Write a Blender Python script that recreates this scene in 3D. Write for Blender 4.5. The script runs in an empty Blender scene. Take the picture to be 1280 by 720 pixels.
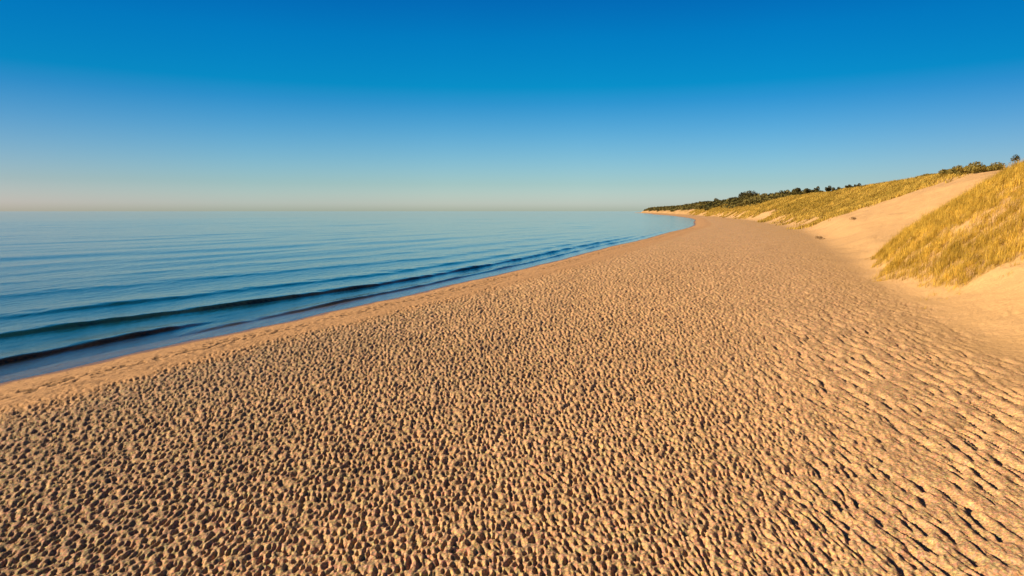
import bpy, math, random
import numpy as np

random.seed(7)
RNG = np.random.default_rng(11)
scene = bpy.context.scene
COL = scene.collection
H = 5.5            # camera height above the water
F = 850.0          # focal length in pixels of a 1280 wide frame

# ------------------------------------------------------------------ noise
PERM = np.random.default_rng(3).permutation(4096)
PERM = np.concatenate([PERM, PERM])
def h2(ix, iy, k=0):
    return PERM[(PERM[(ix + k * 131) & 4095] + iy) & 4095]
def rnd(ix, iy, k=0):
    return h2(ix, iy, k) / 4096.0
def gnoise(x, y, k=0):
    x = np.asarray(x, float); y = np.asarray(y, float)
    ix = np.floor(x).astype(np.int64); iy = np.floor(y).astype(np.int64)
    fx = x - ix; fy = y - iy
    wx = fx * fx * fx * (fx * (fx * 6 - 15) + 10); wy = fy * fy * fy * (fy * (fy * 6 - 15) + 10)
    def g(dx, dy):
        a = rnd(ix + dx, iy + dy, k) * 2 * math.pi
        return np.cos(a) * (fx - dx) + np.sin(a) * (fy - dy)
    return 1.5 * ((g(0, 0) * (1 - wx) + g(1, 0) * wx) * (1 - wy) + (g(0, 1) * (1 - wx) + g(1, 1) * wx) * wy)
def fbm(x, y, n=4, k=0, gain=.5):
    s = 0; a = 1
    for i in range(n):
        s = s + a * gnoise(x, y, k + i); x = x * 2.03 + 7.1; y = y * 2.03 + 3.3; a *= gain
    return s
def sst(a, b, x):
    t = np.clip((x - a) / (b - a), 0, 1); return t * t * (3 - 2 * t)
def dimples(px, py, k, jit=.85, rad=.62, lo=.25):
    """round pits, one per jittered cell, each with a depth of its own; returns 0..1"""
    ix = np.floor(px).astype(np.int64); iy = np.floor(py).astype(np.int64)
    out = np.zeros_like(px)
    for dx in (-1, 0, 1):
        for dy in (-1, 0, 1):
            cx = ix + dx; cy = iy + dy
            jx = cx + .5 + jit * (rnd(cx, cy, k) - .5); jy = cy + .5 + jit * (rnd(cx, cy, k + 1) - .5)
            dep = lo + (1 - lo) * rnd(cx, cy, k + 2) ** 1.3
            rr = rad * (.7 + .5 * rnd(cx, cy, k + 3))
            d2 = ((px - jx) ** 2 + (py - jy) ** 2) / rr ** 2
            out = np.maximum(out, dep * np.clip(1 - d2, 0, 1) ** 1.2)
    return out

def scarps(px, py, k, jit=.8, rx=.55, ry=.6, lo=0., pw=1.0):
    """hollows with one crisp wall on their low-x side"""
    ix = np.floor(px).astype(np.int64); iy = np.floor(py).astype(np.int64)
    out = np.zeros_like(px)
    for dx in (-1, 0, 1):
        for dy in (-1, 0, 1):
            cx = ix + dx; cy = iy + dy
            jx = cx + .5 + jit * (rnd(cx, cy, k) - .5); jy = cy + .5 + jit * (rnd(cx, cy, k + 1) - .5)
            sl = .9 * (rnd(cx, cy, k + 4) - .5)
            q = rnd(cx, cy, k + 2); dep = lo + (1 - lo) * q ** pw
            f = .55 + .6 * q
            l = (py - jy) / (ry * f); t = (px - jx - sl * .35 * l) / (rx * f) + .35 * l * l
            out = np.maximum(out, dep * np.clip(1 - l * l, 0, 1) * np.clip((t + 1) / .28, 0, 1) * np.clip((1 - t) / 1.6, 0, 1))
    return out

# ------------------------------------------------------------------ plan of the coast
S = lambda y: np.log(np.maximum(y, -30) + 42.0)
XS = [(-30,-30),(0,-22.6),(10,-19.6),(21.9,-16.5),(25.1,-15.3),(32.2,-12.1),(42.1,-7.9),(53.1,-3.75),(62.3,0),(71.9,3.4),(104,14.1),(173,38.7),
      (346,91.6),(668,165),(1169,243),(2500,432),(6000,1400),(30000,9000)]
XF = [(-30,8),(0,11),(15,14),(20,15),(24.3,16),(30.3,17.5),(45.5,23.3),(62,29.8),(76.7,35.2),(100,44),(140,59),(180,72),(260,95),
      (400,130),(489,150),(710,190),(1200,272),(2500,452),(6000,1450),(30000,9100)]
PR = {-30:[(5,3),(12,7),(20,9),(60,9)], 15:[(4,2.0),(9,4.8),(16,8),(60,9)], 26:[(3,1.9),(7,4.3),(13,7.6),(40,9.5)],
      34:[(3.2,2.0),(7,4.3),(13,7.8),(40,9.5)], 38:[(3,2.1),(7,4.6),(12,7.6),(40,9.5)], 44:[(2.5,2.2),(5.5,4.8),(9,7.7),(13,9.8),(35,10.5)], 51:[(2.2,2.7),(5,6.0),(8.1,8.6),(12.6,11.0),(30,11)],
      62:[(6,1.9),(12,3.9),(22,8),(45,10)], 80:[(8,3.1),(12.5,5.7),(20.5,10.2),(50,9)], 100:[(10,4.6),(16,7.3),(26,11.5),(55,9.5)], 120:[(13,6.3),(20,8.9),(31,13.0),(60,10)],
      180:[(14,5),(24,9.5),(34,14.0),(80,15)], 260:[(15,6.1),(24,10),(33,13.5),(90,14)], 400:[(18,9.3),(28,12.5),(37,14.4),(100,15)],
      700:[(20,9),(32,13),(46,15.4),(120,16)], 1200:[(20,8),(40,14),(64,17),(150,18)], 2500:[(20,8),(35,13),(51,15),(150,16)],
      30000:[(20,6),(40,9),(60,10),(150,10)]}
NS = 900
sg = np.linspace(math.log(12), math.log(30042), NS)
def gsm(a, sig):
    n = int(sig * 3) + 1; k = np.exp(-.5 * (np.arange(-n, n + 1) / sig) ** 2); k /= k.sum()
    pad = [(n, n)] + [(0, 0)] * (a.ndim - 1)
    # odd reflection keeps end slopes
    top = 2 * a[:1] - a[1:n + 1][::-1]; bot = 2 * a[-1:] - a[-n - 1:-1][::-1]
    b = np.concatenate([top, a, bot])
    return np.apply_along_axis(lambda c: np.convolve(c, k, 'valid'), 0, b)
def table(pts):
    p = np.array(pts, float); return gsm(np.interp(sg, S(p[:, 0]), p[:, 1]), 7)
txs = table(XS); txf = table(XF)
ygrid = np.exp(sg) - 42
tm = np.gradient(txs, ygrid)
VG = np.concatenate([np.arange(0, 40, .25), np.arange(40, 201, 1.0)])
ys = sorted(PR); raw = []
for y in ys:
    k = [(0, .9)] + PR[y]
    raw.append(np.interp(VG, [a for a, b in k], [b for a, b in k]))
raw = np.array(raw); sy = S(np.array(ys, float))
TZ = np.array([np.interp(sg, sy, raw[:, j]) for j in range(len(VG))]).T
TZ = gsm(TZ, 9)
TZ = gsm(TZ.T.copy(), 3).T
TZ = np.maximum(TZ - .9, 0) + .0
TZ -= TZ[:, :1]
def look(t, y): return np.interp(S(y), sg, t)
def prof(y, v):
    si = np.clip((S(y) - sg[0]) / (sg[1] - sg[0]), 0, NS - 1.001)
    vi = np.interp(v, VG, np.arange(len(VG)))
    i = si.astype(int); j = np.clip(vi.astype(int), 0, len(VG) - 2); a = si - i; b = vi - j
    return (TZ[i, j] * (1 - a) + TZ[i + 1, j] * a) * (1 - b) + (TZ[i, j + 1] * (1 - a) + TZ[i + 1, j + 1] * a) * b
def coast(x, y):
    xs = look(txs, y); xf = look(txf, y); m = look(tm, y); c = 1 / np.sqrt(1 + m * m)
    return (x - xs) * c, x - xf, (xf - xs) * c

def base_height(x, y):
    u, v, w = coast(x, y)
    u = u + .25 * gnoise(x * .12, y * .12, 5) + .13 * gnoise(x * .6, y * .4, 6) + .05 * gnoise(x * 1.6, y * 1.2, 7)
    z = np.where(u < 0, np.maximum(-5, .10 * u), .115 * np.minimum(u, 5))
    z = z - .10 * np.exp(-((u - 5) / 1.6) ** 2) * 0.6
    z = z + np.where(u > 5, .33 * np.clip((u - 5) / np.maximum(w - 5, 3), 0, 1), 0)
    vd = np.maximum(v, 0)
    d = prof(y, vd); d = d * sst(-.5, 4.5 + np.clip((y - 45) * .05, 0, 6), vd + .8 * gnoise(x * .3, y * .15, 8))
    am = sst(.2, 4, d)
    sc = 1 + np.clip((y - 60) / 200, 0, 2)
    d = d + am * (.30 * sc * fbm(x / (7 * sc), y / (9 * sc), 3, 20) + .07 * fbm(x * .8, y * .5, 2, 30))
    # shallow gullies down the bare slope
    z = z + d + .03 * fbm(x * .25, y * .18, 2, 40) * sst(4, 9, u)
    return z, u, v

def grass_mask(x, y, z, v):
    n = fbm(x * .16, y * .16, 3, 50); n2 = fbm(x * .6, y * .6, 2, 55)
    # near dune
    zmin = np.interp(y, [10, 27.5, 30.5, 32, 33.5, 38, 60], [7, 5.2, 3.8, 2.4, 1.3, 1.05, 1.1])
    near = sst(-.25, .55, z - zmin + .9 * n + .5 * n2) * sst(-.2, 1.2, v - .3 - 1.5 * sst(42, 52, y) + 1.0 * n) * (y < 70) * sst(62, 57, y + n * 3)
    patch = np.exp(-(((x - 27) / 3.6) ** 2 + ((y - 40.5) / 3.0) ** 2)) + .9 * np.exp(-(((x - 26.5) / 2.2) ** 2 + ((y - 34.2) / 1.0) ** 2))
    near = near * np.clip(1 - .55 * patch * (.7 + 1.1 * n2), 0, 1)
    # far ridge
    yb = 166 - 3.5 * np.clip(z, 0, 13) + 10 * n
    fing = 6 + 10 * fbm(y * .045, x * .012, 2, 60) + 5 * n
    far = sst(0, 8, y - yb) * sst(-1.0, 2.5, v - fing) * (y > 110)
    return np.clip(near, 0, 1), np.clip(far, 0, 1)

def fan(dense, ndense, ncoarse, rows):
    th = np.concatenate([np.linspace(-math.pi, -dense, ncoarse, endpoint=False), np.linspace(-dense, dense, ndense), np.linspace(dense, math.pi, ncoarse + 1)[1:-1]])
    return th, rows
def make_rows(r0, rend, near_k, rel, rel_far, rmax=20000):
    r = [0.4]
    while r[-1] < rmax:
        q = r[-1]
        if q < r0: d = max(.25, .04)
        elif q < 600: d = min(q * q / near_k, q * rel)
        else: d = q * rel_far
        r.append(q + max(d, .012))
    return np.array(r)
def mesh_from_grid(name, X, Y, Z, keep=None, wrap=True):
    nr, nt = X.shape
    idx = np.arange(nr * nt).reshape(nr, nt)
    a = idx[:-1, :]; b = np.roll(idx, -1, 1)[:-1, :]; c = np.roll(idx, -1, 1)[1:, :]; d = idx[1:, :]
    q = np.stack([a, b, c, d], -1).reshape(-1, 4)
    co = np.stack([X, Y, Z], -1).reshape(-1, 3)
    if keep is not None:
        kf = keep.reshape(-1)[q].any(1); q = q[kf]
        used = np.zeros(len(co), bool); used[q.ravel()] = True
        remap = np.cumsum(used) - 1; q = remap[q]; co = co[used]
    else: used = np.ones(len(co), bool)
    p_ = co[q[len(q) // 2]]
    if np.cross(p_[1] - p_[0], p_[2] - p_[0])[2] < 0: q = q[:, ::-1]
    return raw_mesh(name, co, q), used
def raw_mesh(name, co, q, smooth=True):
    me = bpy.data.meshes.new(name); k = q.shape[1]
    me.vertices.add(len(co)); me.vertices.foreach_set('co', co.astype(np.float32).ravel())
    me.loops.add(q.size); me.loops.foreach_set('vertex_index', q.astype(np.int32).ravel())
    me.polygons.add(len(q)); me.polygons.foreach_set('loop_start', np.arange(0, q.size, k, dtype=np.int32))
    try: me.polygons.foreach_set('loop_total', np.full(len(q), k, np.int32))
    except Exception: pass
    me.polygons.foreach_set('use_smooth', np.full(len(q), smooth))
    me.update(calc_edges=True); me.validate()
    return me
def attr(me, name, arr):
    a = me.attributes.new(name, 'FLOAT', 'POINT'); a.data.foreach_set('value', np.asarray(arr, np.float32).ravel())
def link(name, me, mat, parent=None):
    o = bpy.data.objects.new(name, me); COL.objects.link(o)
    if mat: me.materials.append(mat)
    if parent: o.parent = parent
    return o

# ------------------------------------------------------------------ materials
def new_mat(name):
    m = bpy.data.materials.new(name); m.use_nodes = True; nt = m.node_tree
    return m, nt, nt.nodes['Principled BSDF'], nt.nodes, nt.links
def N(nodes, t, **kw):
    n = nodes.new(t)
    for k, v in kw.items():
        if k in n.inputs: n.inputs[k].default_value = v
        else: setattr(n, k, v)
    return n
def mixc(nodes, links, fac, a, b, mode='MIX'):
    n = nodes.new('ShaderNodeMix'); n.data_type = 'RGBA'; n.blend_type = mode
    for sock, val in ((n.inputs['Factor'], fac), (n.inputs['A'], a), (n.inputs['B'], b)):
        if hasattr(val, 'links') or hasattr(val, 'is_output'): links.new(val, sock)
        else: sock.default_value = val
    # colour sockets share the names A/B: use the colour ones
    return n
def mix(nodes, links, fac, a, b, mode='MIX'):
    n = nodes.new('ShaderNodeMix'); n.data_type = 'RGBA'; n.blend_type = mode
    for i, val in ((0, fac), (6, a), (7, b)):
        s = n.inputs[i]
        if isinstance(val, (float, int)): s.default_value = val
        elif isinstance(val, tuple): s.default_value = (*val, 1)
        else: links.new(val, s)
    return n.outputs[2]
def ramp(nodes, links, src, stops):
    r = nodes.new('ShaderNodeValToRGB'); e = r.color_ramp.elements
    while len(e) > 1: e.remove(e[0])
    e[0].position = stops[0][0]; e[0].color = (*stops[0][1], 1)
    for p, c in stops[1:]:
        q = e.new(p); q.color = (*c, 1)
    links.new(src, r.inputs[0]); return r.outputs[0]
def at(nodes, name):
    n = nodes.new('ShaderNodeAttribute'); n.attribute_name = name; return n.outputs['Fac']

def sand_material():
    m, nt, b, nd, lk = new_mat('sand')
    tc = nd.new('ShaderNodeTexCoord')
    def noise(scale, det=3, rough=.6):
        n = N(nd, 'ShaderNodeTexNoise', Scale=scale, Detail=det, Roughness=rough); lk.new(tc.outputs['Object'], n.inputs['Vector']); return n.outputs['Fac']
    c1 = ramp(nd, lk, noise(.35, 5), [(.3, (.50, .325, .178)), (.7, (.60, .39, .215))])
    grain = ramp(nd, lk, noise(26, 4, .75), [(.32, (.50, .47, .45)), (.48, (1, 1, 1)), (.66, (1.50, 1.44, 1.34))])
    vo = N(nd, 'ShaderNodeTexVoronoi', Scale=30.0); lk.new(tc.outputs['Object'], vo.inputs['Vector'])
    hs = N(nd, 'ShaderNodeHueSaturation', Saturation=.55, Value=1.25); lk.new(vo.outputs['Color'], hs.inputs['Color'])
    c2 = mix(nd, lk, 1.0, c1, grain, 'MULTIPLY'); c2 = mix(nd, lk, .5, c2, mix(nd, lk, 1.0, c2, hs.outputs[0], 'MULTIPLY'))
    c2 = mix(nd, lk, at(nd, 'dim_coarse'), c2, mix(nd, lk, 1.0, c2, (.60, .66, .78), 'MULTIPLY'))
    c3 = mix(nd, lk, at(nd, 'dune'), c2, (.47, .303, .145))
    gr2 = ramp(nd, lk, noise(9, 4, .7), [(.35, (.88, .86, .84)), (.6, (1.06, 1.05, 1.03))])
    c3 = mix(nd, lk, .8, c3, gr2, 'MULTIPLY')
    c3b = mix(nd, lk, at(nd, 'swash'), c3, (.45, .262, .125))
    c4 = mix(nd, lk, at(nd, 'wrack'), c3b, (.16, .095, .045))
    c5 = mix(nd, lk, at(nd, 'soil'), c4, (.34, .22, .07))
    c6 = mix(nd, lk, at(nd, 'wet'), c5, (.22, .125, .07))
    lk.new(c6, b.inputs['Base Color'])
    rr = N(nd, 'ShaderNodeMapRange'); lk.new(at(nd, 'wet'), rr.inputs[0]); rr.inputs[3].default_value = .95; rr.inputs[4].default_value = .35
    lk.new(rr.outputs[0], b.inputs['Roughness']); b.inputs['Specular IOR Level'].default_value = .25
    bp = N(nd, 'ShaderNodeBump', Strength=.55, Distance=.03); lk.new(noise(22, 5, .7), bp.inputs['Height'])
    bp2 = N(nd, 'ShaderNodeBump', Strength=.5, Distance=.12); lk.new(noise(4.5, 3, .6), bp2.inputs['Height']); lk.new(bp.outputs[0], bp2.inputs['Normal'])
    lk.new(bp2.outputs[0], b.inputs['Normal'])
    return m

def water_material():
    m, nt, b, nd, lk = new_mat('water')
    out = nd['Material Output']; nd.remove(b)
    tc = nd.new('ShaderNodeTexCoord'); mp = nd.new('ShaderNodeMapping'); lk.new(tc.outputs['Object'], mp.inputs['Vector'])
    mp.inputs['Rotation'].default_value = (0, 0, math.radians(20)); mp.inputs['Scale'].default_value = (1, .28, 1)
    n1 = N(nd, 'ShaderNodeTexNoise', Scale=2.2, Detail=6, Roughness=.6); lk.new(mp.outputs[0], n1.inputs['Vector'])
    n2 = N(nd, 'ShaderNodeTexNoise', Scale=.35, Detail=3, Roughness=.5); lk.new(mp.outputs[0], n2.inputs['Vector'])
    b1 = N(nd, 'ShaderNodeBump', Strength=.6, Distance=.07); lk.new(n1.outputs[0], b1.inputs['Height'])
    b2 = N(nd, 'ShaderNodeBump', Strength=.35, Distance=.16); lk.new(n2.outputs[0], b2.inputs['Height']); lk.new(b1.outputs[0], b2.inputs['Normal'])
    ge = nd.new('ShaderNodeNewGeometry'); dt = N(nd, 'ShaderNodeVectorMath', operation='DOT_PRODUCT'); lk.new(b2.outputs[0], dt.inputs[0]); lk.new(ge.outputs['Incoming'], dt.inputs[1])
    def mth(op, a, b_=None):
        n = N(nd, 'ShaderNodeMath', operation=op); lk.new(a, n.inputs[0])
        if b_ is not None: n.inputs[1].default_value = b_
        return n.outputs[0]
    c_ = mth('ABSOLUTE', dt.outputs['Value']); inv = nd.new('ShaderNodeMath'); inv.operation = 'SUBTRACT'; inv.inputs[0].default_value = 1; lk.new(c_, inv.inputs[1])
    frs = mth('ADD', mth('MULTIPLY', mth('POWER', inv.outputs[0], 5.0), .98), .02)      # Schlick's Fresnel for water
    gl = N(nd, 'ShaderNodeBsdfGlossy', Roughness=.09); lk.new(ramp(nd, lk, frs, [(.1, (.92, 1, .92)), (1, (.98, 1, .98))]), gl.inputs['Color']); lk.new(b2.outputs[0], gl.inputs['Normal'])
    df = N(nd, 'ShaderNodeBsdfDiffuse'); lk.new(b2.outputs[0], df.inputs['Normal'])
    dcol = ramp(nd, lk, at(nd, 'sed'), [(0, (.004, .052, .068)), (1, (.030, .018, .006))])
    lk.new(dcol, df.inputs['Color'])
    tr = N(nd, 'ShaderNodeBsdfTransparent'); tr.inputs['Color'].default_value = (.66, .76, .74, 1)
    ms = nd.new('ShaderNodeMixShader'); lk.new(at(nd, 'deep'), ms.inputs[0]); lk.new(tr.outputs[0], ms.inputs[1]); lk.new(df.outputs[0], ms.inputs[2])
    m2 = nd.new('ShaderNodeMixShader'); lk.new(frs, m2.inputs[0]); lk.new(ms.outputs[0], m2.inputs[1]); lk.new(gl.outputs[0], m2.inputs[2])
    lk.new(m2.outputs[0], out.inputs['Surface'])
    return m

def leaf_material(name, c_lo, c_hi, rough=.7, trans=.0, scale=.9, fine=0):
    m, nt, b, nd, lk = new_mat(name)
    tc = nd.new('ShaderNodeTexCoord'); oi = nd.new('ShaderNodeObjectInfo')
    n = N(nd, 'ShaderNodeTexNoise', Scale=scale, Detail=3); lk.new(tc.outputs['Object'], n.inputs['Vector'])
    c = ramp(nd, lk, n.outputs['Fac'], [(.34, c_lo), (.66, c_hi)])
    if fine:
        n5 = N(nd, 'ShaderNodeTexNoise', Scale=fine, Detail=2); lk.new(tc.outputs['Object'], n5.inputs['Vector'])
        c = mix(nd, lk, 1.0, c, ramp(nd, lk, n5.outputs['Fac'], [(.34, (.55, .48, .42)), (.50, (1, 1, 1)), (.66, (1.3, 1.2, 1.15))]), 'MULTIPLY')
    lk.new(c, b.inputs['Base Color']); b.inputs['Roughness'].default_value = rough; b.inputs['Specular IOR Level'].default_value = .2
    if trans:
        out = nd['Material Output']; t = nd.new('ShaderNodeBsdfTranslucent'); lk.new(c, t.inputs['Color'])
        ms = nd.new('ShaderNodeMixShader'); ms.inputs[0].default_value = trans
        lk.new(b.outputs[0], ms.inputs[1]); lk.new(t.outputs[0], ms.inputs[2]); lk.new(ms.outputs[0], out.inputs['Surface'])
    return m

SAND = sand_material(); WATER = water_material()
GRASS = leaf_material('dune_grass_blades', (.36, .25, .034), (.60, .43, .075), .6, .35, .35, 2.6)
RIDGE = leaf_material('ridge_grass_blades', (.30, .22, .035), (.52, .385, .085), .7, .3, .08, .45)
SHRUB = leaf_material('ridge_shrub_leaves', (.10, .085, .018), (.26, .20, .045), .7, .2, .25)
LEAF = leaf_material('bush_leaves', (.020, .022, .006), (.10, .085, .022), .7, .15, .5)
BARK, *_r = new_mat('bark'); _r[1].inputs['Base Color'].default_value = (.11, .075, .05, 1); _r[1].inputs['Roughness'].default_value = .9

# ------------------------------------------------------------------ ground
th, rows = fan(math.radians(43), 1250, 60, make_rows(6.8, 0, 3700, .0052, .02))
R, T = np.meshgrid(rows, th, indexing='ij')
X = R * np.sin(T); Y = R * np.cos(T)
Z, U, V = base_height(X, Y)
gn, gf = grass_mask(X, Y, Z, V)
wob = .5 * fbm(X * .8, Y * .5, 3, 70)
zone = sst(4.4, 5.6, U + wob * 1.3 + .35 - 1.8 * sst(22, 80, Y)) * sst(2.2, -1.2, V + wob * 2.4 + .2 + 1.5 * gnoise(X * .3, Y * .2, 74))
close = (np.abs(T) < math.radians(43.2)) & (R < 330)
D = np.zeros_like(Z)
sel = close & (zone > .001)
x = X[sel]; y = Y[sel]; r = R[sel]; zn = zone[sel]
wx = .10 * gnoise(x * 1.7, y * 1.2, 81) + .05 * gnoise(x * 5, y * 3, 82); wy = .14 * gnoise(x * 1.5, y * 1.3, 83)
right = sst(-11.0, -4.0, V[sel] + 1.2 * gnoise(x * .2, y * .15, 84)) * (.35 + .65 * sst(40, 13, y))
fadeA = sst(200, 35, r); fadeB = sst(260, 60, r)
# the hollows grow gently longer with distance from the camera
yy = np.maximum(y, 4.0)
cyc = np.log(.21 + .012 * (yy - 6)) / .012 * 1.18; cxs = .092 + .0020 * (yy - 8)
a1 = dimples(x / cxs + wx / .16, cyc + wy / .3, 100, jit=.72, rad=.49, lo=.45)
a2 = dimples((x + 3.1) / (cxs * 2.4) + wx / .3, cyc / 2.1 + wy / .5, 110, lo=0.0) ** 1.5
nA = -.078 * a1 - .030 * a2 * sst(.45, .9, a2) + .008 * gnoise(x * 7, y * 4, 85) + .012 * gnoise(x * 21, y * 13, 89)
nA = nA * (1 + .006 * np.clip(yy - 10, 0, 60))
# elongated wind-worn prints on the drier upper beach, long axis along the shore
ca, sa = math.cos(math.radians(3)), math.sin(math.radians(3))
xr = x * ca + y * sa; yr = -x * sa + y * ca
wx2 = .16 * gnoise(x * 1.1, y * .6, 86) + .05 * gnoise(x * 3, y * 2, 87)
cyb = np.log(.50 + .022 * (yy - 6)) / .022; cxb = .20 + .0028 * (yy - 8)
b1 = scarps(xr / cxb + wx2 / .3, cyb + wy / .7, 120, pw=1.15)
b2 = scarps(xr / (cxb * .6) + 5 + wx2 / .25, cyb * 1.7 + 3, 130, lo=.1, pw=1.3)
rl = gnoise((xr + wx2) / .40, yr / 1.5, 88)
nB = -.165 * b1 - .030 * b2 + .007 * rl + .004 * gnoise(x * 15, y * 9, 89)
nB = nB * (1 - .008 * np.clip(yy - 10, 0, 60))
D[sel] = zn * ((1 - right) * nA * fadeA + right * nB * fadeB)
# long undulation that stays visible further off
D += zone * .012 * sst(400, 60, R) * gnoise(X * 1.1, Y * .5, 90)
# swash marks and wrack line on the wet, flat foreshore
sw = sst(.4, 1.2, U) * sst(6.2, 4.8, U + wob) * (R < 200)
D += sw * (.012 * fbm(X * 3.2, Y * 2.0, 3, 91))
line = U + .5 * gnoise(X * .3, Y * .3, 92) - 2.6
wr_b = 1.6 * np.exp(-(line / .7) ** 2) + .5 * np.exp(-((line - 1.5) / .35) ** 2)
wrack = np.clip(sst(-.02, .28, gnoise(X * 3.6, Y * 1.9, 93) + .25 * gnoise(X * 9, Y * 6, 94)) * wr_b * sst(-.8, .1, gnoise(X * .25, Y * .2, 95)), 0, 1) * (R < 220)
D -= wrack * .035
# slumps and tufty roughness at the foot of the near dune
tuf = sst(.1, 1, gn) * (R < 90)
slump = (V > 0) * (R < 90) * sst(0, 3, V) * (1 - zone)
D += tuf * .10 * fbm(X * 1.3, Y * 1.3, 3, 96) + slump * (.05 * fbm(X * .9, Y * .35, 3, 97) + .014 * gnoise(X * 4, Y * 2.5, 98) + .06 * sst(.25, .6, fbm(X * .7, Y * .7, 2, 66)) * fbm(X * 3, Y * 3, 2, 67))
sc_pr = dimples((X + .3) / .55, Y / .8, 140, lo=0.0) ** 2 * slump * sst(.15, .5, fbm(X * .3, Y * .3, 2, 99)) * .07
D -= sc_pr
Z2 = Z + D
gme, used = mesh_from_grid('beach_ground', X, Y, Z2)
wet = sst(.95, .35, U + .3 * gnoise(X * 1.2, Y * .8, 71)) * (.45 + .55 * sst(-.8, 0, U))
attr(gme, 'wet', wet)
attr(gme, 'dim_coarse', np.clip(.40 - X / 18 + .12 * fbm(X * .3, Y * .15, 3, 73), 0, 1) * sst(60, 20, R))  # vignette and backlit dimness painted into left sand, along with its greyer pebbly tone
attr(gme, 'dune', sst(-2.5 - .09 * np.clip(Y, 0, 160), 2.5, V + wob * 4 + 1.5 * gnoise(X * .2, Y * .12, 75)) * (1 - .15 * sst(60, 100, Y)))
attr(gme, 'swash', sst(6.5, 4.2, U + wob - 1.5 * sst(22, 80, Y)) * .85)
attr(gme, 'wrack', wrack * .95)
attr(gme, 'soil', np.clip(gn * .75 + gf * .8, 0, 1) * sst(-.4, .5, fbm(X * 1.2 / (1 + R / 60), Y * 1.2 / (1 + R / 60), 2, 72) + .25))
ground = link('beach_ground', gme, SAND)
ground['kind'] = 'structure'; ground['label'] = 'pale sand beach and dunes trodden full of small hollows'

# ------------------------------------------------------------------ water
def waves(x, y):
    u, v, w = coast(x, y); s = -u     # s = metres seaward
    r = np.hypot(x, y)
    z = np.zeros_like(x)
    face = np.zeros_like(x)
    wobx = .5 * gnoise(y * .07, x * .02, 200)
    def crest(c, a, fr, bk, k):
        nonlocal z, face
        cc = c + .22 * gnoise(y * .13, c * 0 + k, 210 + k) + .05 * gnoise(y * .5, x * 0 + k, 220 + k)
        q = s - cc
        p = np.where(q < 0, np.exp(-(q / fr) ** 2), np.exp(-(q / bk) ** 2))
        z += a * (.80 + .75 * gnoise(y * .16, x * 0 + k, 260 + k) + .2 * gnoise(y * .8, x * .3, 270 + k)) * p
        face = np.maximum(face, np.clip(a / .16, 0, 1) * np.exp(-((q + fr * .75) / (fr * .75)) ** 2))
    crest(np.interp(y, [10, 24, 33, 40], [2.5, 2.9, 3.3, 3.4]), .20 * sst(35, 31, y), .26, 1.4, 1)
    crest(np.interp(y, [28, 40, 80, 200], [1.5, 1.7, 1.8, 2]), .13 * sst(29, 34, y) * sst(260, 120, y) , .17, .8, 2)
    crest(np.interp(y, [10, 29, 40, 50, 74, 126, 200], [10, 8.6, 6.5, 4.8, 4.3, 4.2, 4.5]), .21 * sst(170, 120, y) * (1 - .20 * sst(35, 25, y)), .24, 2.0, 3)
    crest(np.interp(y, [10, 34, 60, 100, 160], [17, 14.7, 9.5, 7.6, 7.5]), .13 * sst(200, 110, y), .7, 2.6, 4)
    crest(np.interp(y, [10, 44, 80, 120], [30, 24, 15, 12]), .08 * sst(240, 120, y), 1.1, 3.2, 5)
    crest(np.interp(y, [10, 44, 90, 160], [42, 34, 23, 18]), .06 * sst(320, 120, y), 1.2, 3.4, 6)
    # open-water swell, crests roughly along the coast
    sea = sst(8, 30, s)
    for ang, lam, a, k in ((24, 9, .022, 1), (34, 14, .030, 2), (16, 6, .012, 3), (42, 22, .04, 4), (20, 2.6, .0035, 5), (30, 1.7, .0022, 6)):
        ca, sa = math.cos(math.radians(ang)), math.sin(math.radians(ang))
        p = (x * ca - y * sa) / lam; q = (x * sa + y * ca) / (lam * 9)
        p = p + .45 * gnoise(q * 1.3, p * .12, 230 + k)
        env = .35 + .9 * sst(-.4, .6, gnoise(q, p * .35, 240 + k))
        ww = np.sin(2 * math.pi * p); ww = ww + .25 * np.cos(4 * math.pi * p)
        z += sea * a * env * ww * sst(60 * lam, 20 * lam, r)
    z += .012 * sst(1.0, 6, s) * (gnoise(x * 1.3 - y * .4, y * .22, 250) + .5 * gnoise(x * 3.1 - y * .8, y * .6, 251)) * sst(150, 60, r)
    return z * sst(-.2, 1.0, s), s, face

th, rows = fan(math.radians(43), 1150, 90, make_rows(12, 0, 3600, .006, .02, 30000))
R, T = np.meshgrid(rows, th, indexing='ij')
X = R * np.sin(T); Y = R * np.cos(T)
Zg, Ug, Vg = base_height(X, Y)
Zw, s, face = waves(X, Y)
keep = (Zg < .12) & (Ug < 3)
wme, used = mesh_from_grid('sea_water', X, Y, Zw + .004, keep)
ur = used
attr(wme, 'deep', np.maximum(sst(.05, .75, (Zw - Zg)), np.clip(face * 1.3, 0, 1) * .93).ravel()[ur])
attr(wme, 'sed', np.clip(face * sst(9.5, 3.5, s) * 1.2, 0, 1).ravel()[ur])
water = link('sea_water', wme, WATER); water['kind'] = 'structure'; water['label'] = 'calm blue sea with low swells rolling in to the sand'

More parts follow.
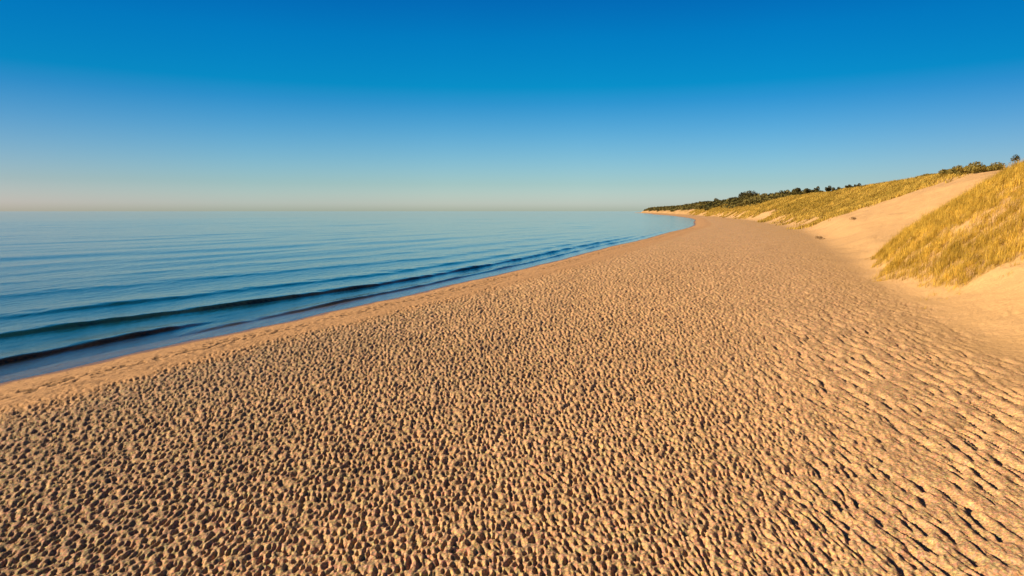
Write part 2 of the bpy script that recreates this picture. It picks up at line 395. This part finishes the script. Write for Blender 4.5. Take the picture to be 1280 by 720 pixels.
# ------------------------------------------------------------------ dune grass
def ground_z(x, y):
    z, u, v = base_height(np.asarray(x, float), np.asarray(y, float)); return z
def blades(px, py, pz, h, w, lean_dir, lean, name, mat, label):
    """tapered three-segment blades, one per root point"""
    n = len(px)
    yaw = RNG.uniform(0, 2 * math.pi, n)
    sx, sy = np.cos(yaw), np.sin(yaw)
    lx, ly = np.cos(lean_dir) * lean, np.sin(lean_dir) * lean
    V_ = np.zeros((n, 5, 3))
    for i, (t, ww) in enumerate(((0, 1.0), (.55, .8))):
        bx = px + lx * h * t * t; by = py + ly * h * t * t; bz = pz + h * t * (1 - .15 * lean * t)
        V_[:, 2 * i] = np.stack([bx - sx * w * ww, by - sy * w * ww, bz], -1)
        V_[:, 2 * i + 1] = np.stack([bx + sx * w * ww, by + sy * w * ww, bz], -1)
    V_[:, 4] = np.stack([px + lx * h, py + ly * h, pz + h * (1 - .3 * lean)], -1)
    base = (np.arange(n) * 5)[:, None]
    tri = np.concatenate([base + np.array([[0, 1, 3]]), base + np.array([[0, 3, 2]]), base + np.array([[2, 3, 4]])])
    me = raw_mesh(name, V_.reshape(-1, 3), tri, False)
    o = link(name, me, mat); o['kind'] = 'stuff'; o['label'] = label; o['category'] = 'grass'
    return o
# near dune: tufts
nt = 44000
tx = RNG.uniform(16, 48, nt); ty = RNG.uniform(20, 64, nt)
tz, tu, tv = base_height(tx, ty); g1, g2 = grass_mask(tx, ty, tz, tv)
dens = g1 * (.45 + .55 * sst(-.3, .25, fbm(tx * .75, ty * .75, 3, 300)))
zmin_ = np.interp(ty, [10, 27.5, 30.5, 32, 33.5, 38, 60], [7, 5.2, 3.8, 2.4, 1.3, 1.05, 1.1])
tail = sst(-2.4, -.2, tz - zmin_) * sst(.15, .5, fbm(tx * .5, ty * .9, 2, 320)) * (ty < 36) * (tv > .8) * .16
dens = np.maximum(dens, tail)
ok = (RNG.random(nt) < dens); tx, ty, tz, gg = tx[ok], ty[ok], tz[ok], g1[ok]
nb = 11
sz = RNG.uniform(.40, 1.0, len(tx)) * (.35 + .65 * gg) * (1 + .5 * gnoise(tx * .8, ty * .8, 301))
bx = np.repeat(tx, nb) + RNG.normal(0, .10, len(tx) * nb); by = np.repeat(ty, nb) + RNG.normal(0, .10, len(tx) * nb)
bz = ground_z(bx, by) - .04
hh = np.repeat(sz, nb) * RNG.uniform(.6, 1.1, len(bx))
blades(bx, by, bz, hh, RNG.uniform(.005, .010, len(bx)), RNG.normal(-.2, 1.1, len(bx)), RNG.uniform(.1, .75, len(bx)), 'dune_grass', GRASS,
       'golden dune grass covering the near dune at the right edge')
# far ridge
nt = 150000
ly_ = np.exp(RNG.uniform(math.log(115), math.log(900), nt)); lv = RNG.uniform(0, 1, nt) ** .9 * 75
lx_ = look(txf, ly_) + lv
tz, tu, tv = base_height(lx_, ly_); g1, g2 = grass_mask(lx_, ly_, tz, tv)
ok = RNG.random(nt) < g2 * (.5 + .5 * sst(-.3, .3, fbm(lx_ * .12, ly_ * .12, 2, 310)))
lx_, ly_, tz = lx_[ok], ly_[ok], tz[ok]
nb = 3
bx = np.repeat(lx_, nb) + RNG.normal(0, .35, len(lx_) * nb); by = np.repeat(ly_, nb) + RNG.normal(0, .35, len(lx_) * nb)
bz = ground_z(bx, by) - .05
blades(bx, by, bz, RNG.uniform(.5, 1.0, len(bx)) * (1 + by / 900), .035 + by / 6000 * RNG.uniform(.7, 1.3, len(bx)), RNG.normal(-.2, 1.2, len(bx)), RNG.uniform(.2, .9, len(bx)),
       'ridge_grass', RIDGE, 'golden grass over the long dune ridge behind the bare sand slope')

# ------------------------------------------------------------------ bushes and trees
def crown_mesh(name, rx, ry, rz, n, leaf, lobes, seed, dome=False):
    rg = np.random.default_rng(seed)
    cen = []
    for i in range(lobes):
        a = rg.uniform(0, 6.283); q = rg.uniform(.15, .62) ** .8
        cen.append((math.cos(a) * q * rx, math.sin(a) * q * ry, rz * rg.uniform(.45, 1.25), rg.uniform(.34, .58)))
    if dome: cen = [(0, 0, 0, 1.0)] * 7 + [(x_ * .9, y_ * .9, z_ * .38, s_ * .75) for x_, y_, z_, s_ in cen]
    cen = np.array(cen); lobes = len(cen)
    k = rg.integers(0, lobes, n)
    d = rg.normal(size=(n, 3)); d /= np.linalg.norm(d, axis=1)[:, None]
    rad = rg.uniform(.45, 1.0, n) ** .6
    c = cen[k]
    P = c[:, :3] + d * (rad * c[:, 3])[:, None] * np.array([rx, ry, rz * 1.0])
    P[:, 2] = np.maximum(P[:, 2], rz * .04 + rg.uniform(0, .15, n) * rz)
    nrm = d + rg.normal(scale=.6, size=(n, 3)); nrm /= np.linalg.norm(nrm, axis=1)[:, None]
    up = rg.normal(size=(n, 3)); t1 = np.cross(nrm, up); t1 /= np.linalg.norm(t1, axis=1)[:, None]; t2 = np.cross(nrm, t1)
    s = leaf * rg.uniform(.5, 1.3, n)[:, None]
    q = np.stack([P - t1 * s, P - t2 * s * .6, P + t1 * s, P + t2 * s * .6], 1)
    return raw_mesh(name, q.reshape(-1, 3), np.arange(n * 4).reshape(n, 4), False)
def limb(verts, faces, p0, p1, r0, r1, n=6):
    p0 = np.array(p0, float); p1 = np.array(p1, float); a = p1 - p0; a /= np.linalg.norm(a)
    t = np.cross(a, (0, .3, 1) if abs(a[2]) < .9 else (1, 0, 0)); t /= np.linalg.norm(t); b = np.cross(a, t)
    o = len(verts)
    for p, r in ((p0, r0), (p1, r1)):
        for i in range(n):
            q = 2 * math.pi * i / n; verts.append(tuple(p + r * (math.cos(q) * t + math.sin(q) * b)))
    for i in range(n):
        j = (i + 1) % n; faces.append((o + i, o + j, o + n + j, o + n + i))
def trunk_mesh(name, h, r, limbs, seed, spread=.6):
    rg = random.Random(seed); v = []; f = []
    top = (rg.uniform(-.1, .1) * h, rg.uniform(-.1, .1) * h, h * .5)
    limb(v, f, (0, 0, -.4), top, r, r * .7)
    for i in range(limbs):
        a = 6.283 * i / limbs + rg.uniform(-.4, .4)
        mid = (top[0] + math.cos(a) * spread * h * .35, top[1] + math.sin(a) * spread * h * .35, h * rg.uniform(.62, .8))
        end = (top[0] + math.cos(a) * spread * h * .8, top[1] + math.sin(a) * spread * h * .8, h * rg.uniform(.9, 1.15))
        limb(v, f, top, mid, r * .6, r * .4); limb(v, f, mid, end, r * .4, r * .12)
    me = bpy.data.meshes.new(name); me.from_pydata(v, [], f); me.update(); return me
def plant(kind, rx, ry, rz, n, leaf, lobes, seed, mat, th_=None, tr=.12, dome=False):
    e = bpy.data.objects.new(kind, None); COL.objects.link(e)
    link('crown', crown_mesh(kind + '_crown', rx, ry, rz, n, leaf, lobes, seed, dome), mat, e)
    link('trunk', trunk_mesh(kind + '_trunk', th_ or rz * 1.1, tr, 5, seed), BARK, e)
    return e
def copy_tree(o):
    c = o.copy(); COL.objects.link(c)
    for ch in o.children:
        d = ch.copy(); COL.objects.link(d); d.parent = c
    return c
def put(o, px, depth, sink=.1, scale=(1, 1, 1), rot=0):
    X_ = (px - 640) / F * depth
    z = float(ground_z(np.array([X_]), np.array([depth]))[0])
    o.location = (X_, depth, z - sink); o.scale = scale; o.rotation_euler = (0, 0, rot); return o
def ray_depth(px, Y_, d0=12, d1=2200):
    """depth at which a sight line meets the ground"""
    d = np.exp(np.linspace(math.log(d0), math.log(d1), 1500)); gz = ground_z((px - 640) / F * d, d)
    hit = gz >= H + (264 - Y_) / F * d
    return float(d[np.argmax(hit)]) if hit.any() else float(d[np.argmax((gz - H) / d)])
def sky_depth(px, d0, d1):
    d = np.linspace(d0, d1, 700); gz = ground_z((px - 640) / F * d, d); return float(d[np.argmax((gz - H) / d)])
def tag(o, label, cat, group=None):
    o['label'] = label; o['category'] = cat
    if group: o['group'] = group

# the big round bush
bb = plant('round_bush', 7.5, 7, 6.2, 9000, .40, 12, 5, LEAF, 4.2, .3, True)
dd = sky_depth(938, 180, 1100); kk = 27 / F * dd / 14; put(bb, 938, dd, .4, (kk, kk, kk * 1.1)); print('bb', dd, kk); tag(bb, 'large dome-shaped dark green bush, the biggest on the dune skyline', 'bush')

protos = [plant('skyline_bush', 3.2, 3.0, 1.7, 900, .30, 6, 21, LEAF), plant('skyline_bush', 2.4, 2.3, 1.9, 800, .27, 5, 22, LEAF),
          plant('skyline_bush', 4.2, 3.6, 1.6, 1100, .32, 8, 23, LEAF)]
usedp = [False] * 3
def bush(i, px, depth, sx, sz, label, group, rot=0):
    o = protos[i] if not usedp[i] else copy_tree(protos[i]); usedp[i] = True
    put(o, px, depth, .15, (sx, sx, sz), rot); tag(o, label, 'bush', group); return o
rg = random.Random(4)
px = 872.0; n_ = 0
while px < 1030:
    if not 927 < px < 949:
        d = sky_depth(px, 180, 1500)
        want = rg.uniform(9, 13) if px < 927 else rg.uniform(9, 14)   # apparent width
        sc_ = want / F * d / 6
        left = px < 930
        bush(n_ % 3, px, d, sc_, sc_ * rg.uniform(.75, 1.2) * (1 if left else 1.45), 'low dark bush in the skyline row left of the large round bush' if left else 'low dark bush in the skyline row right of the large round bush',
             'bushes left of the round bush' if left else 'bushes right of the round bush', rg.uniform(0, 6)); n_ += 1
    px += rg.uniform(4.5, 7)
for px, w_, s2, lab in ((1034, 11, 1.5, 'tall dark bush standing highest in the row right of the round bush'), (1041, 9, 1.3, 'dark bush touching the right side of the tall dark bush'),
                       (1050, 8, 1.1, 'small dark bush just right of the pair of tall dark bushes'), (1059, 10, 1.1, 'dark bush left of the last one on the grassy skyline'),
                       (1071, 9, 1.3, 'last dark bush at the right end of the row, on golden grass')):
    d = sky_depth(px, 150, 900); sc_ = w_ / F * d / 5
    bush(1, px, d, sc_, sc_ * s2, lab, None, px)
for px in (1047, 1054, 1063, 1066, 1077, 1083, 1094, 1108):
    d = sky_depth(px, 150, 900); sc_ = rg.uniform(5, 8) / F * d / 5
    bush(0, px, d, sc_, sc_ * 1.1, 'tiny low dark bush poking from golden grass at the right end of the skyline row', 'smallest skyline bushes', px)
for px, Y_, w_, lab in ((893, 258, 15, 'dark green bush low on the slope below the skyline row'), (883, 264, 11, 'lowest dark bush, at the foot of the far dune beside pale sand')):
    d = ray_depth(px, Y_); sc_ = w_ / F * d / 8; bush(2, px, d, sc_, sc_ * 1.2, lab, None, 1)
# little plants on the bare slope
DRY = leaf_material('dry_shrub_leaves', (.24, .16, .08), (.38, .26, .14), .8, .1, 2)
sp = plant('sand_shrub', .75, .6, .42, 300, .07, 6, 41, DRY, .4, .03)
put(sp, 1024, 108, .05, (1, 1, 1)); tag(sp, 'small dark shrub alone on the bare sand slope, the lower of two', 'shrub')
s2 = copy_tree(sp); put(s2, 1067, 118, .05, (1.2, 1.1, .9), 2); tag(s2, 'small dark shrub at the grass edge of the bare slope, the upper of two', 'shrub')
# shrubs along the ridge crest behind the slope
rs = [plant('ridge_shrub', 2.6, 2.3, .75, 900, .17, 7, 31, SHRUB, .8, .06), plant('ridge_shrub', 2.0, 2.2, .9, 800, .16, 6, 32, SHRUB, .9, .06)]
k_ = 0
for n_, (px, d, sc_) in enumerate([(1150, 160, .6), (1158, 158, .8), (1163, 155, .9), (1182, 150, .8), (1190, 148, 1), (1197, 146, 1.1), (1203, 144, 1.1), (1209, 142, 1.2), (1215, 140, 1.2), (1221, 139, 1.2), (1227, 138, 1.2),
                                   (1233, 137, 1.1), (1238, 136, .95), (1243, 136, .8)]):
    o = rs[n_ % 2] if n_ < 2 else copy_tree(rs[n_ % 2])
    d = sky_depth(px, 90, 190); put(o, px, d, .1, (sc_, sc_, sc_ * rg.uniform(.9, 1.3)), rg.uniform(0, 6))
    tag(o, 'low olive shrub in the thicket along the top of the high dune ridge' if px > 1170 else 'low olive shrub on the ridge left of the thicket', 'shrub',
        'shrubs along the high dune ridge' if px > 1170 else 'shrubs left of the ridge thicket')
# thin tree peeping over the near dune
te = bpy.data.objects.new('small_tree', None); COL.objects.link(te)
v_, f_ = [], []
limb(v_, f_, (0, 0, -.5), (.05, 0, 1.1), .07, .05); limb(v_, f_, (.05, 0, 1.1), (-.15, .1, 1.9), .05, .03); limb(v_, f_, (.05, 0, .8), (.75, .1, 1.5), .035, .012)
limb(v_, f_, (.05, 0, .6), (-.7, -.1, 1.15), .03, .01); limb(v_, f_, (.0, 0, 1.0), (.5, -.2, 1.9), .03, .01)
tm_ = bpy.data.meshes.new('small_tree_trunk'); tm_.from_pydata(v_, [], f_); tm_.update(); link('trunk', tm_, BARK, te)
c_ = link('crown', crown_mesh('small_tree_crown', .62, .5, .55, 420, .075, 7, 53), None, te); c_.data.materials.append(LEAF); c_.location = (-.12, .1, 1.55)
c2_ = link('lower_leaves', crown_mesh('small_tree_low', 1.1, .7, .7, 260, .06, 8, 54), LEAF, te); c2_.location = (.1, 0, .5)
put(te, 1270, 53, .05, (.60, .60, .70)); tag(te, 'small thin tree with one round tuft showing over the near dune', 'tree')
bshr = copy_tree(sp); put(bshr, 1259, 53, .0, (.45, .45, 1.6), .5); tag(bshr, 'small scraggly bush left of the thin tree on the skyline', 'bush')

# far coastal wood, seen as one band
n = 26000
ly_ = np.exp(RNG.uniform(math.log(430), math.log(3200), n)); lv = RNG.uniform(0, 1, n) * 60 + 16 + 10 * gnoise(ly_ * .01, ly_ * 0, 400)
lx_ = look(txf, ly_) + lv; lz = ground_z(lx_, ly_)
den = sst(-.5, .2, gnoise(lx_ * .03, ly_ * .012, 401) + .25)
clump = 1.2 + 3.2 * np.clip(.5 + gnoise(lx_ * .05, ly_ * .02, 402), 0, 1.2)
ok = RNG.random(n) < den; lx_, ly_, lz, clump = lx_[ok], ly_[ok], lz[ok], clump[ok]; n = len(lx_)
P = np.stack([lx_ + RNG.normal(0, .8, n), ly_, lz + RNG.random(n) * clump], -1)
nrm = RNG.normal(size=(n, 3)); nrm /= np.linalg.norm(nrm, axis=1)[:, None]; up = RNG.normal(size=(n, 3)); t1 = np.cross(nrm, up); t1 /= np.linalg.norm(t1, axis=1)[:, None]; t2 = np.cross(nrm, t1)
s_ = (RNG.uniform(.5, 1.2, n) * (.5 + ly_ / 900))[:, None]
q = np.stack([P - t1 * s_, P - t2 * s_ * .7, P + t1 * s_, P + t2 * s_ * .7], 1)
o = link('coastal_wood', raw_mesh('coastal_wood', q.reshape(-1, 3), np.arange(n * 4).reshape(n, 4), False), leaf_material('far_wood_leaves', (.03, .035, .010), (.13, .11, .03), .8, .1, .03))
o['kind'] = 'stuff'; o['label'] = 'dark far-off wood along the dune tops out to the point'; o['category'] = 'wood'

# ------------------------------------------------------------------ light
AZ = -99.0; EL = 23.0       # sun azimuth from the view direction (negative = left), elevation
world = bpy.data.worlds.new('World'); scene.world = world; world.use_nodes = True
nt = world.node_tree; nd, lk = nt.nodes, nt.links
bg = nd['Background']; sky = nd.new('ShaderNodeTexSky'); sky.sky_type = 'NISHITA'; sky.sun_disc = False
sky.sun_elevation = math.radians(EL); sky.sun_rotation = math.radians(AZ); sky.air_density = 1.0; sky.dust_density = .6; sky.ozone_density = 3.0
tc = nd.new('ShaderNodeTexCoord'); sx = nd.new('ShaderNodeSeparateXYZ'); lk.new(tc.outputs['Generated'], sx.inputs[0])
tint = ramp(nd, lk, sx.outputs['Z'], [(0, (1.0, 1.17, 1.25)), (.0106, (1.08, 1.20, 1.42)), (.04, (.75, .99, 1.15)), (.0751, (.54, .90, 1.12)), (.1157, (.31, .80, 1.09)), (.1557, (.10, .70, 1.05)), (.1783, (.012, .685, 1.0)), (.2441, (.005, .63, 1.03)), (.2966, (.006, .51, .99)), (.37, (.006, .33, .62)), (.5, (.02, .15, .27)), (1, (.15, .21, .31))])
mm = mix(nd, lk, 1.0, sky.outputs[0], tint, 'MULTIPLY')
ab = N(nd, 'ShaderNodeMath', operation='ABSOLUTE'); lk.new(sx.outputs['X'], ab.inputs[0])
mm = mix(nd, lk, 1.0, mm, ramp(nd, lk, ab.outputs[0], [(.10, (1, 1, 1)), (.36, (.86, .88, .91)), (.60, (.76, .69, .74)), (1, (.74, .67, .72))]), 'MULTIPLY')
lk.new(mm, bg.inputs['Color']); bg.inputs['Strength'].default_value = .067
sd = bpy.data.lights.new('sun', 'SUN'); sd.energy = 5.0; sd.angle = math.radians(.5); sd.color = (1, .755, .47)
so = bpy.data.objects.new('sun', sd); COL.objects.link(so)
a, e = math.radians(AZ), math.radians(EL)
from mathutils import Vector
dirv = Vector((math.sin(a) * math.cos(e), math.cos(a) * math.cos(e), math.sin(e)))
so.rotation_euler = (-dirv).to_track_quat('-Z', 'Y').to_euler()

cam = bpy.data.cameras.new('camera'); co = bpy.data.objects.new('camera', cam); COL.objects.link(co)
co.location = (0, 0, H); co.rotation_euler = (math.radians(90), 0, 0)
cam.sensor_width = 36; cam.lens = 36 * F / 1280; cam.shift_y = -96 / 1280; cam.clip_start = .1; cam.clip_end = 60000
scene.camera = co
vs = scene.view_settings; vs.view_transform = 'Standard'; vs.look = 'None'; vs.gamma = 1; vs.exposure = .95
scene.cycles.max_bounces = 5
